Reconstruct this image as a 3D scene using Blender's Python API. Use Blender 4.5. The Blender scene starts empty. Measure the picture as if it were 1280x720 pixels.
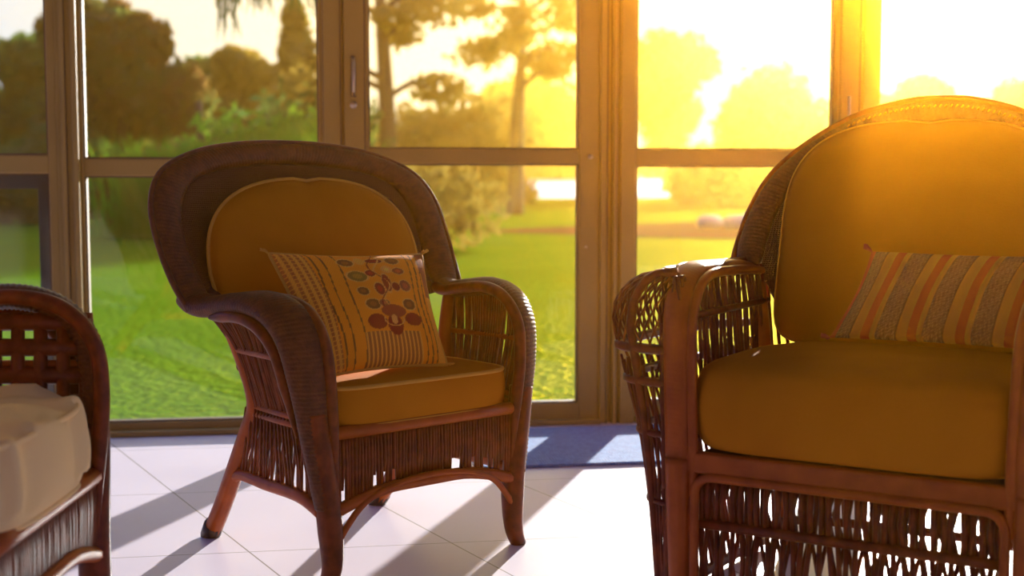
import bpy, math, random
from mathutils import Vector, Matrix
R = math.radians
C = bpy.context.scene.collection
sc = bpy.context.scene
random.seed(7)

# ------------------------------------------------------------------ camera, sky, sun, exposure
PITCH = math.atan(132/1650)
cd = bpy.data.cameras.new('camera'); cam = bpy.data.objects.new('camera', cd); C.objects.link(cam)
cam.location = (0, 0, 1.0); cam.rotation_euler = (R(90) - PITCH, 0, 0)
cd.sensor_width = 36; cd.lens = 1650/1280*36; cd.clip_end = 2000; cd.clip_start = .05
cd.dof.use_dof = True; cd.dof.focus_distance = 3.45; cd.dof.aperture_fstop = 2.4
sc.camera = cam
sc.view_settings.view_transform = 'Standard'
sc.view_settings.look = 'None'
sc.view_settings.gamma = 1
sc.view_settings.use_curve_mapping = False
sc.view_settings.exposure = 0.0

SUN_AZ, SUN_EL = R(16.0), R(11.5)
SUN_E = 19.5
SUN_COL = (1, .83, .70)
sdir = Vector((math.sin(SUN_AZ)*math.cos(SUN_EL), math.cos(SUN_AZ)*math.cos(SUN_EL), math.sin(SUN_EL)))
sl = bpy.data.lights.new('sun', 'SUN'); so = bpy.data.objects.new('sun', sl); C.objects.link(so)
sl.energy = SUN_E; sl.color = SUN_COL; sl.angle = R(.9)
so.rotation_euler = sdir.to_track_quat('Z', 'Y').to_euler()
so.location = (3, 12, 6)

w = bpy.data.worlds.new('sky'); sc.world = w; w.use_nodes = True
nt = w.node_tree; nt.nodes.clear()
def N(t, **k):
    n = nt.nodes.new(t)
    for a, b in k.items(): setattr(n, a, b)
    return n
out = N('ShaderNodeOutputWorld'); bg = N('ShaderNodeBackground')
geo = N('ShaderNodeTexCoord')
nrm = N('ShaderNodeVectorMath', operation='NORMALIZE'); nt.links.new(geo.outputs['Generated'], nrm.inputs[0])
dot = N('ShaderNodeVectorMath', operation='DOT_PRODUCT'); nt.links.new(nrm.outputs[0], dot.inputs[0])
dot.inputs[1].default_value = sdir
cr = N('ShaderNodeValToRGB'); nt.links.new(dot.outputs['Value'], cr.inputs['Fac'])
mr = N('ShaderNodeMapRange'); mr.inputs['From Min'].default_value = -1; mr.inputs['From Max'].default_value = 1
nt.links.new(dot.outputs['Value'], mr.inputs['Value']); nt.links.new(mr.outputs[0], cr.inputs['Fac'])
e = cr.color_ramp.elements
SKY = [(0, (.08,.12,.36)), (.5, (.11,.24,.9)), (.80, (.34,.54,1.15)), (.88, (.74,.86,1.05)), (.93, (1.0,.99,.90)), (.975, (1.6,1.42,1.0)), (.993, (2.6,1.9,.85)), (1, (5.5,3.8,1.4))]
e[0].position = 0; e[0].color = (*[c/6 for c in SKY[0][1]], 1)
e[1].position = 1; e[1].color = (*[c/6 for c in SKY[-1][1]], 1)
for p, c in SKY[1:-1]:
    q = e.new(p); q.color = (*[x/6 for x in c], 1)
nt.links.new(cr.outputs[0], bg.inputs[0]); bg.inputs[1].default_value = 6.0*1.0
nt.links.new(bg.outputs[0], out.inputs[0])

# ------------------------------------------------------------------ materials
def mat(name, col, rough=.6, bump=None, noise=None, spec=.5, transl=0, metallic=0, coat=0, wave=None):
    m = bpy.data.materials.new(name); m.use_nodes = True
    t = m.node_tree; b = t.nodes['Principled BSDF']
    b.inputs['Roughness'].default_value = rough
    b.inputs['Specular IOR Level'].default_value = spec
    b.inputs['Metallic'].default_value = metallic
    b.inputs['Coat Weight'].default_value = coat
    tc = t.nodes.new('ShaderNodeTexCoord')
    if noise:   # (scale, other colour, detail)
        n = t.nodes.new('ShaderNodeTexNoise'); n.inputs['Scale'].default_value = noise[0]; n.inputs['Detail'].default_value = 4
        t.links.new(tc.outputs['Object'], n.inputs['Vector'])
        r = t.nodes.new('ShaderNodeValToRGB'); r.color_ramp.elements[0].position = .38; r.color_ramp.elements[1].position = .62
        r.color_ramp.elements[0].color = (*col, 1); r.color_ramp.elements[1].color = (*noise[1], 1)
        t.links.new(n.outputs['Fac'], r.inputs['Fac']); t.links.new(r.outputs[0], b.inputs['Base Color'])
    else:
        b.inputs['Base Color'].default_value = (*col, 1)
    if bump:    # (scale, strength, distance)
        n = t.nodes.new('ShaderNodeTexNoise'); n.inputs['Scale'].default_value = bump[0]; n.inputs['Detail'].default_value = 5
        t.links.new(tc.outputs['Object'], n.inputs['Vector'])
        bp = t.nodes.new('ShaderNodeBump'); bp.inputs['Strength'].default_value = bump[1]; bp.inputs['Distance'].default_value = bump[2]
        t.links.new(n.outputs['Fac'], bp.inputs['Height']); t.links.new(bp.outputs[0], b.inputs['Normal'])
    if wave:    # woven look: (scale, strength)
        a = t.nodes.new('ShaderNodeTexWave'); a.bands_direction = 'X'; a.inputs['Scale'].default_value = wave[0]; a.inputs['Distortion'].default_value = 1.5
        c = t.nodes.new('ShaderNodeTexWave'); c.bands_direction = 'Z'; c.inputs['Scale'].default_value = wave[0]; c.inputs['Distortion'].default_value = 1.5
        mm = t.nodes.new('ShaderNodeMath'); mm.operation = 'MULTIPLY'
        t.links.new(tc.outputs['Object'], a.inputs['Vector']); t.links.new(tc.outputs['Object'], c.inputs['Vector'])
        t.links.new(a.outputs['Fac'], mm.inputs[0]); t.links.new(c.outputs['Fac'], mm.inputs[1])
        bp = t.nodes.new('ShaderNodeBump'); bp.inputs['Strength'].default_value = wave[1]; bp.inputs['Distance'].default_value = .004
        t.links.new(mm.outputs[0], bp.inputs['Height']); t.links.new(bp.outputs[0], b.inputs['Normal'])
    if transl:
        tr = t.nodes.new('ShaderNodeBsdfTranslucent'); mx = t.nodes.new('ShaderNodeMixShader'); mx.inputs[0].default_value = transl
        if noise: t.links.new(r.outputs[0], tr.inputs[0])
        else: tr.inputs[0].default_value = (*col, 1)
        t.links.new(b.outputs[0], mx.inputs[1]); t.links.new(tr.outputs[0], mx.inputs[2])
        t.links.new(mx.outputs[0], t.nodes['Material Output'].inputs['Surface'])
    return m

def vcol_mat(name, rough=.85, bump=(400, .35, .002)):
    m = mat(name, (1, 1, 1), rough, bump=bump, spec=.2)
    t = m.node_tree; a = t.nodes.new('ShaderNodeVertexColor'); a.layer_name = 'pattern'
    t.links.new(a.outputs[0], t.nodes['Principled BSDF'].inputs['Base Color'])
    return m

M = {}
M['cane'] = mat('cane', (.21, .031, .008), .42, noise=(30, (.12, .016, .004)), bump=(160, .3, .002), spec=.22)
M['post'] = mat('cane_post', (.44, .085, .012), .38, noise=(16, (.33, .058, .009)), bump=(120, .2, .002), spec=.22)
M['woven'] = mat('woven_rim', (.13, .028, .011), .5, noise=(45, (.075, .016, .008)), bump=(170, .5, .004), spec=.3)
M['back'] = mat('woven_back', (.085, .013, .008), .65, wave=(60, .9))
M['tip'] = mat('foot_cap', (.03, .012, .01), .5)
M['ochre'] = mat('ochre_cloth', (.60, .205, .012), .9, bump=(260, .25, .002), spec=.08, noise=(5, (.55, .18, .010)), transl=.10)
M['ochre_pipe'] = mat('ochre_piping', (.66, .31, .05), .8, spec=.2)
M['cream'] = mat('cream_cloth', (.98, .66, .29), .85, bump=(220, .25, .002), spec=.15)
M['frame'] = mat('painted_aluminium', (.35, .215, .055), .45, noise=(3, (.31, .185, .045)), bump=(60, .06, .001))
M['frame_dark'] = mat('frame_gasket', (.10, .06, .03), .6)
M['grey_sash'] = mat('grey_sash', (.12, .15, .12), .8, spec=.1)
M['steel'] = mat('brushed_steel', (.55, .42, .28), .3, metallic=.8)
M['ceiling'] = mat('ceiling_paint', (.20, .19, .21), .8)
M['blocker_wall'] = mat('blocker_wall', (.14, .11, .10), .9)  # dark colour of the added light-blocking wall
M['embroid'] = vcol_mat('embroidered_cloth')
M['stripe'] = vcol_mat('striped_cloth', bump=(500, .6, .003))
M['bark'] = mat('bark', (.11, .065, .04), .9, bump=(8, .8, .05))
M['mat'] = mat('door_mat', (.05, .16, .42), .9, noise=(60, (.10, .26, .55)), wave=(30, 1.0))

# floor: pale stone tiles with two families of grout lines
def floor_mat():
    m = bpy.data.materials.new('floor_tiles'); m.use_nodes = True
    t = m.node_tree; b = t.nodes['Principled BSDF']
    g = t.nodes.new('ShaderNodeNewGeometry')
    def line(ang, off, sp, wdt):
        d = t.nodes.new('ShaderNodeVectorMath'); d.operation = 'DOT_PRODUCT'
        t.links.new(g.outputs['Position'], d.inputs[0]); d.inputs[1].default_value = (-math.sin(ang), math.cos(ang), 0)
        def mth(op, a, bb):
            n = t.nodes.new('ShaderNodeMath'); n.operation = op
            for i, x in enumerate((a, bb)):
                if x is None: continue
                if isinstance(x, (int, float)): n.inputs[i].default_value = x
                else: t.links.new(x, n.inputs[i])
            return n.outputs[0]
        v = mth('SUBTRACT', d.outputs['Value'], off); v = mth('DIVIDE', v, sp); v = mth('ADD', v, 500.5)
        v = mth('FRACT', v, None); v = mth('SUBTRACT', v, .5); v = mth('ABSOLUTE', v, None)
        return mth('LESS_THAN', v, wdt/sp/2)
    a = line(R(9.5), 3.585, .365*2, .004)
    c = line(R(-61), 1.08, .52, .0045)
    mx = t.nodes.new('ShaderNodeMath'); mx.operation = 'MAXIMUM'; t.links.new(a, mx.inputs[0]); t.links.new(c, mx.inputs[1])
    n = t.nodes.new('ShaderNodeTexNoise'); n.inputs['Scale'].default_value = 1.6; n.inputs['Detail'].default_value = 6
    t.links.new(g.outputs['Position'], n.inputs['Vector'])
    r = t.nodes.new('ShaderNodeValToRGB'); r.color_ramp.elements[0].position = .35; r.color_ramp.elements[1].position = .65
    r.color_ramp.elements[0].color = (.66, .59, .70, 1); r.color_ramp.elements[1].color = (.74, .67, .78, 1)
    t.links.new(n.outputs['Fac'], r.inputs[0])
    mc = t.nodes.new('ShaderNodeMix'); mc.data_type = 'RGBA'; t.links.new(mx.outputs[0], mc.inputs['Factor'])
    t.links.new(r.outputs[0], mc.inputs[6]); mc.inputs[7].default_value = (.22, .17, .17, 1)
    t.links.new(mc.outputs[2], b.inputs['Base Color'])
    b.inputs['Roughness'].default_value = .42
    return m
M['floor'] = floor_mat()

def glass_mat():
    m = bpy.data.materials.new('window_glass'); m.use_nodes = True
    t = m.node_tree; t.nodes.clear()
    o = t.nodes.new('ShaderNodeOutputMaterial'); tr = t.nodes.new('ShaderNodeBsdfTransparent'); gl = t.nodes.new('ShaderNodeBsdfGlossy')
    tr.inputs[0].default_value = (.97, .98, .97, 1); gl.inputs['Roughness'].default_value = .02
    mx = t.nodes.new('ShaderNodeMixShader'); mx.inputs[0].default_value = .04
    t.links.new(tr.outputs[0], mx.inputs[1]); t.links.new(gl.outputs[0], mx.inputs[2]); t.links.new(mx.outputs[0], o.inputs[0])
    return m
M['glass'] = glass_mat()

def lawn_mat():
    m = mat('lawn_grass', (.05, .22, .012), .8, spec=.1)
    t = m.node_tree; b = t.nodes['Principled BSDF']
    g = t.nodes.new('ShaderNodeNewGeometry')
    n = t.nodes.new('ShaderNodeTexNoise'); n.inputs['Scale'].default_value = .35; n.inputs['Detail'].default_value = 8; n.inputs['Roughness'].default_value = .7
    t.links.new(g.outputs['Position'], n.inputs['Vector'])
    r = t.nodes.new('ShaderNodeValToRGB'); r.color_ramp.elements[0].position = .35; r.color_ramp.elements[1].position = .65
    r.color_ramp.elements[0].color = (.016, .16, .004, 1); r.color_ramp.elements[1].color = (.065, .21, .007, 1)
    t.links.new(n.outputs['Fac'], r.inputs[0]); t.links.new(r.outputs[0], b.inputs['Base Color'])
    n2 = t.nodes.new('ShaderNodeTexNoise'); n2.inputs['Scale'].default_value = 14; n2.inputs['Detail'].default_value = 4
    t.links.new(g.outputs['Position'], n2.inputs['Vector'])
    bp = t.nodes.new('ShaderNodeBump'); bp.inputs['Strength'].default_value = .8; bp.inputs['Distance'].default_value = .06
    t.links.new(n2.outputs['Fac'], bp.inputs['Height'])
    d = t.nodes.new('ShaderNodeBsdfDiffuse'); t.links.new(r.outputs[0], d.inputs[0]); t.links.new(bp.outputs[0], d.inputs['Normal'])
    gl = t.nodes.new('ShaderNodeBsdfGlossy'); gl.inputs['Roughness'].default_value = .50; gl.inputs['Color'].default_value = (1, .72, .06, 1)
    t.links.new(bp.outputs[0], gl.inputs['Normal'])
    mx = t.nodes.new('ShaderNodeMixShader'); mx.inputs[0].default_value = .085
    t.links.new(d.outputs[0], mx.inputs[1]); t.links.new(gl.outputs[0], mx.inputs[2])
    t.links.new(mx.outputs[0], t.nodes['Material Output'].inputs['Surface'])
    return m
M['lawn'] = lawn_mat()
M['sand'] = mat('pale_sand', (.80, .76, .84), .5)
M['stone'] = mat('pale_stone', (.55, .50, .48), .8, bump=(6, .6, .05))
M['water'] = mat('water', (.25, .28, .3), .12, spec=.8)
M['shade_brown'] = mat('lawn_shade', (.20, .10, .035), 1, spec=0)  # brown that stands in for shade on the lawn

# ------------------------------------------------------------------ mesh helpers
class MB:
    def __init__(s): s.v = []; s.f = []; s.c = []
    def add(s, vs, fs):
        o = len(s.v); s.v += [tuple(p) for p in vs]; s.f += [tuple(i+o for i in q) for q in fs]; return s
    def box(s, lo, hi):
        x0, y0, z0 = lo; x1, y1, z1 = hi
        return s.add([(x0,y0,z0),(x1,y0,z0),(x1,y1,z0),(x0,y1,z0),(x0,y0,z1),(x1,y0,z1),(x1,y1,z1),(x0,y1,z1)],
                     [(0,3,2,1),(4,5,6,7),(0,1,5,4),(1,2,6,5),(2,3,7,6),(3,0,4,7)])
    def rings(s, rings, caps=True, closed=False):
        n = len(rings[0]); vs = [p for r in rings for p in r]; fs = []
        L = len(rings)
        for i in range(L if closed else L-1):
            a, b = i*n, ((i+1) % L)*n
            for j in range(n): fs.append((a+j, a+(j+1) % n, b+(j+1) % n, b+j))
        if caps and not closed: fs.append(tuple(range(n))[::-1]); fs.append(tuple((L-1)*n+j for j in range(n)))
        return s.add(vs, fs)
    def tube(s, pts, r, n=8, closed=False):
        P = [Vector(p) for p in pts]; L = len(P); up = None; rg = []
        for i, p in enumerate(P):
            if closed: t = P[(i+1) % L]-P[i-1]
            else: t = P[min(i+1, L-1)]-P[max(i-1, 0)]
            t.normalize()
            if up is None:
                up = Vector((0, 0, 1)) if abs(t.z) < .9 else Vector((1, 0, 0))
            a = (up - t*up.dot(t))
            if a.length < 1e-5: a = t.orthogonal()
            a.normalize(); up = a; b = t.cross(a)
            rr = r[i] if isinstance(r, (list, tuple)) else r
            rg.append([p + a*math.cos(2*math.pi*k/n)*rr + b*math.sin(2*math.pi*k/n)*rr for k in range(n)])
        return s.rings(rg, closed=closed)
    def grid(s, fn, nu, nv):
        vs = [fn(i/nu, j/nv) for j in range(nv+1) for i in range(nu+1)]
        fs = [(j*(nu+1)+i, j*(nu+1)+i+1, (j+1)*(nu+1)+i+1, (j+1)*(nu+1)+i) for j in range(nv) for i in range(nu)]
        return s.add(vs, fs)
    def build(s, name, m, parent=None, smooth=True, mods=()):
        me = bpy.data.meshes.new(name); me.from_pydata(s.v, [], s.f); me.update()
        if smooth: me.polygons.foreach_set('use_smooth', [True]*len(me.polygons))
        o = bpy.data.objects.new(name, me); C.objects.link(o)
        if m: me.materials.append(m)
        if parent: o.parent = parent
        for k, v in mods:
            q = o.modifiers.new(k, k)
            for a, b in v.items(): setattr(q, a, b)
        return o

def cr_spline(pts, per=8):
    P = [Vector(p) for p in pts]; o = []
    for i in range(len(P)-1):
        a, b, c, d = P[max(i-1, 0)], P[i], P[i+1], P[min(i+2, len(P)-1)]
        for k in range(per):
            t = k/per
            o.append(.5*((2*b) + (c-a)*t + (2*a-5*b+4*c-d)*t*t + (3*b-a-3*c+d)*t*t*t))
    o.append(P[-1]); return o
def at_len(P, u):   # point at fraction u of a polyline
    L = [0]
    for i in range(1, len(P)): L.append(L[-1] + (P[i]-P[i-1]).length)
    x = u*L[-1]
    for i in range(1, len(P)):
        if x <= L[i] + 1e-9:
            k = (x-L[i-1])/max(L[i]-L[i-1], 1e-9); return P[i-1].lerp(P[i], k)
    return P[-1].copy()

def tag(o, label=None, cat=None, group=None, kind=None):
    for k, v in (('label', label), ('category', cat), ('group', group), ('kind', kind)):
        if v: o[k] = v
    return o
def empty(name, loc, rz=0, s=1):
    o = bpy.data.objects.new(name, None); C.objects.link(o); o.location = loc; o.rotation_euler = (0, 0, rz); o.scale = (s, s, s)
    o.empty_display_size = .1
    return o
def struct(o): o['kind'] = 'structure'; return o

# ------------------------------------------------------------------ room shell
# window wall: a line through W0 turned 8.5 degrees
WA = math.atan(.149)
W0 = Vector((0, 5.42, 0)); DW = Vector((math.cos(WA), math.sin(WA), 0)); NW = Vector((-math.sin(WA), math.cos(WA), 0))
def S(px):      # where along the wall a sight line of the picture meets it
    r = (px-640)/1650
    return W0.y*r/(DW.x - DW.y*r)
def wall_obj(mb, name, m, parent=None, smooth=False, mods=()):
    o = mb.build(name, m, parent, smooth, mods)
    if not parent: o.location = W0; o.rotation_euler = (0, 0, WA)
    return o
BEV = (('BEVEL', dict(width=.004, segments=2, limit_method='ANGLE')),)

fl = MB().add([(-5, -4, 0), (5, -4, 0), (5.5, 6.35, 0), (-5.5, 4.70, 0), (-5, -4, -.12), (5, -4, -.12), (5.5, 6.35, -.12), (-5.5, 4.70, -.12)],
              [(0,1,2,3),(7,6,5,4),(0,4,5,1),(1,5,6,2),(2,6,7,3),(3,7,4,0)]).build('floor', M['floor'], smooth=False); struct(fl)
ce = MB().add([(-5, -4, 2.8), (5, -4, 2.8), (5.5, 6.35, 2.8), (-5.5, 4.70, 2.8), (-5, -4, 2.9), (5, -4, 2.9), (5.5, 6.35, 2.9), (-5.5, 4.70, 2.9)],
              [(3,2,1,0),(4,5,6,7),(0,1,5,4),(1,2,6,5),(2,3,7,6),(3,0,4,7)]).build('ceiling', M['ceiling'], smooth=False); struct(ce)

TOP = 2.8
wb = MB().box((-5, -4.1, 0), (5, -4.0, 2.8)).build('wall_back_blocker', M['blocker_wall'], smooth=False); struct(wb)  # unseen wall, added to keep sky light from behind out
def post(name, s0, s1, steps):
    """a window post with a stepped profile: steps = (from, to, front, back) across its width"""
    mb = MB(); wd = s1-s0
    for a, b, f0, b0 in steps: mb.box((s0+a*wd, f0, 0), (s0+b*wd, b0, TOP))
    o = struct(wall_obj(mb, name, M['frame'], mods=BEV))
    gk = MB()
    for a, b, f0, b0 in steps[:-1]: gk.box((s0+b*wd-.003, max(f0, -.045)-.006, 0), (s0+b*wd+.003, -.01, TOP))
    gk.build('gasket', M['frame_dark'], o, False)
    return o
def window(name, s0, s1, rails, zb, st=.035, door=False, lead=.018):
    """frame with a bottom rail up to zb, mid rail between rails[0] and rails[1], two panes"""
    root = empty(name, W0, WA); struct(root)
    y0, y1 = -.02, .03
    f = MB()
    sl_ = st if isinstance(st, tuple) else (st, st)
    f.box((s0, y0, .0), (s0+sl_[0], y1, TOP-.1)); f.box((s1-sl_[1], y0, 0), (s1, y1, TOP-.1))
    f.box((s0, y0, TOP-.1), (s1, y1, TOP)); f.build('window_frame', M['frame'], root, False, BEV)
    MB().box((s0+sl_[0], y0+.004, rails[0]), (s1-sl_[1], y1, rails[1])).build('mid_rail', M['frame'], root, False, BEV)
    r = MB().box((s0+sl_[0], y0, .0), (s1-sl_[1], y1, zb))
    r.box((s0, y0-.05, 0), (s1, y0, .022)); r.build('bottom_rail', M['frame'], root, False, BEV)
    g = MB()
    for za, zc in ((zb, rails[0]), (rails[1], TOP-.1)):     # dark glazing bead around each pane
        x0, x1 = s0+sl_[0], s1-sl_[1]; k = .007
        g.box((x0, y0+.012, za), (x0+k, y1, zc)); g.box((x1-k, y0+.012, za), (x1, y1, zc))
        g.box((x0, y0+.012, za), (x1, y1, za+k)); g.box((x0, y0+.012, zc-k), (x1, y1, zc))
    g.build('glazing_bead', M['frame_dark'], root, False)
    for za, zc in ((zb, rails[0]), (rails[1], TOP-.1)):
        MB().box((s0+sl_[0]+.002, .006, za+.002), (s1-sl_[1]-.002, .010, zc-.002)).build('glass_pane', M['glass'], root, False)
    return root

sA0, sA1 = S(76), S(104)
w1 = window('window_1', S(76)-1.75, S(76), (1.035, 1.105), .055)
q = MB().box((S(48), .012, .055), (S(74), .03, 1.0)); q.box((S(76)-1.7, .012, .975), (S(74), .03, 1.03))
q.build('grey_inner_sash', M['grey_sash'], w1, False, BEV)
post('trim_1', sA0, sA1, [(0, .25, -.03, .05), (.25, .45, -.055, .05), (.45, .75, -.04, .05), (.75, 1, -.06, .05)])
window('window_2', sA1, S(404), (1.025, 1.092), .05, .012)
post('trim_2', S(404), S(459), [(0, .04, -.03, .05), (.04, .42, -.045, .05), (.42, .50, -.015, .05), (.50, .96, -.05, .05), (.96, 1, -.02, .05)])
dr = window('door_1', S(459), S(748), (1.075, 1.135), .085, (.008, .085))
# recessed handle and latch on the post side of the door
h = empty('door_handle', (0, 0, 0)); h.parent = dr
hs = S(443)
hb = MB().box((hs-.011, -.056, 1.335), (hs+.011, -.048, 1.50)); hb.build('handle_plate', M['frame_dark'], h, False, BEV)
hb = MB().tube([(hs, -.056, 1.345), (hs, -.078, 1.36), (hs, -.082, 1.41), (hs, -.078, 1.475), (hs, -.056, 1.49)], .006); hb.build('handle_grip', M['steel'], h)
hb = MB().tube([(hs, -.05, 1.305), (hs, -.075, 1.305)], .014, 14); hb.build('latch_knob', M['steel'], h)
hb = MB().tube([(S(736), -.02, 1.105), (S(736), -.036, 1.105)], .010, 12); hb.build('lock_button', M['steel'], dr)
hb = MB().tube([(S(731), -.02, .735), (S(731), -.028, .735)], .006, 12); hb.build('screw_head', M['steel'], dr)
post('trim_3', S(748), S(792), [(0, .18, -.04, .05), (.18, .34, -.02, .05), (.34, .44, -.055, .05), (.44, .54, -.03, .05), (.54, .94, -.06, .05), (.94, 1, -.03, .05)])
window('window_3', S(792), S(1040), (1.07, 1.135), .085, (.006, .006))
p4 = post('trim_4', S(1040), S(1090), [(0, .06, -.03, .05), (.06, .5, -.045, .05), (.5, .58, -.02, .05), (.58, 1, -.055, .05)])
MB().box((S(1052)-.006, -.06, 1.25), (S(1052)+.006, -.044, 1.36)).build('catch', M['steel'], p4, False, BEV)
window('window_4', S(1090), S(1090)+1.7, (1.07, 1.135), .085, .012)

# ------------------------------------------------------------------ wicker armchairs
def mir(p): return Vector((-p[0], p[1], p[2]))
def roll(mb, I, O, T, per=16, n=18, ridge=.06, ends=(.35, 1), sink=0, pitch=.011):
    """woven roll between an inner and an outer edge line, ridged across like wound cane"""
    a, b = cr_spline(I, per), cr_spline(O, per)
    mid = [(p+q)/2 for p, q in zip(a, b)]
    L = sum((mid[i+1]-mid[i]).length for i in range(len(mid)-1)); K = int(L/pitch*3); rg = []
    for i in range(K+1):
        u = i/K; p, q = at_len2(a, b, mid, u)
        p2, q2 = at_len2(a, b, mid, min(u+.004, 1)); p1, q1 = at_len2(a, b, mid, max(u-.004, 0))
        t = ((p2+q2)-(p1+q1)).normalized(); side = (q-p); hw = side.length/2; side.normalize()
        nn = side.cross(t).normalized()
        k = 1 + ridge*math.sin(i*2*math.pi/3)
        e0 = min(1, u/.06); e1 = min(1, (1-u)/.06)
        tp = (ends[0]+(1-ends[0])*math.sin(e0*math.pi/2))*(ends[1]+(1-ends[1])*math.sin(e1*math.pi/2))
        c = (p+q)/2
        ring = []
        for j in range(n):
            an = 2*math.pi*j/n; cx, sx = math.cos(an), math.sin(an)
            cx = math.copysign(abs(cx)**.8, cx)
            ring.append(c + side*hw*cx*(1+.3*(k-1))*tp + nn*T*sx*k*tp)
        rg.append(ring)
    return mb.rings(rg)
def at_len2(a, b, mid, u):
    L = [0]
    for i in range(1, len(mid)): L.append(L[-1] + (mid[i]-mid[i-1]).length)
    x = u*L[-1]
    for i in range(1, len(mid)):
        if x <= L[i] + 1e-9:
            k = (x-L[i-1])/max(L[i]-L[i-1], 1e-9); return a[i-1].lerp(a[i], k), b[i-1].lerp(b[i], k)
    return a[-1].copy(), b[-1].copy()

def jit(a): return random.uniform(-a, a)

ARM_I = [(.284,-.328,.20),(.302,-.335,.40),(.312,-.340,.52),(.318,-.325,.62),(.322,-.265,.688),(.33,-.17,.712),(.345,-.05,.702),(.36,.06,.688),(.385,.145,.70)]
ARM_O = [(.338,-.318,.20),(.372,-.300,.40),(.396,-.290,.52),(.412,-.268,.61),(.428,-.215,.668),(.442,-.13,.69),(.452,-.02,.68),(.462,.07,.672),(.470,.145,.69)]
BACK_I = [(.36,.10,.672),(.382,.17,.74),(.392,.225,.84),(.380,.265,.93),(.335,.295,.995),(.25,.322,1.03),(.12,.338,1.047),(0,.344,1.052)]
BACK_O = [(.455,.09,.665),(.474,.15,.745),(.484,.215,.86),(.472,.26,.955),(.42,.30,1.03),(.30,.335,1.083),(.15,.352,1.108),(0,.358,1.114)]

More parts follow.
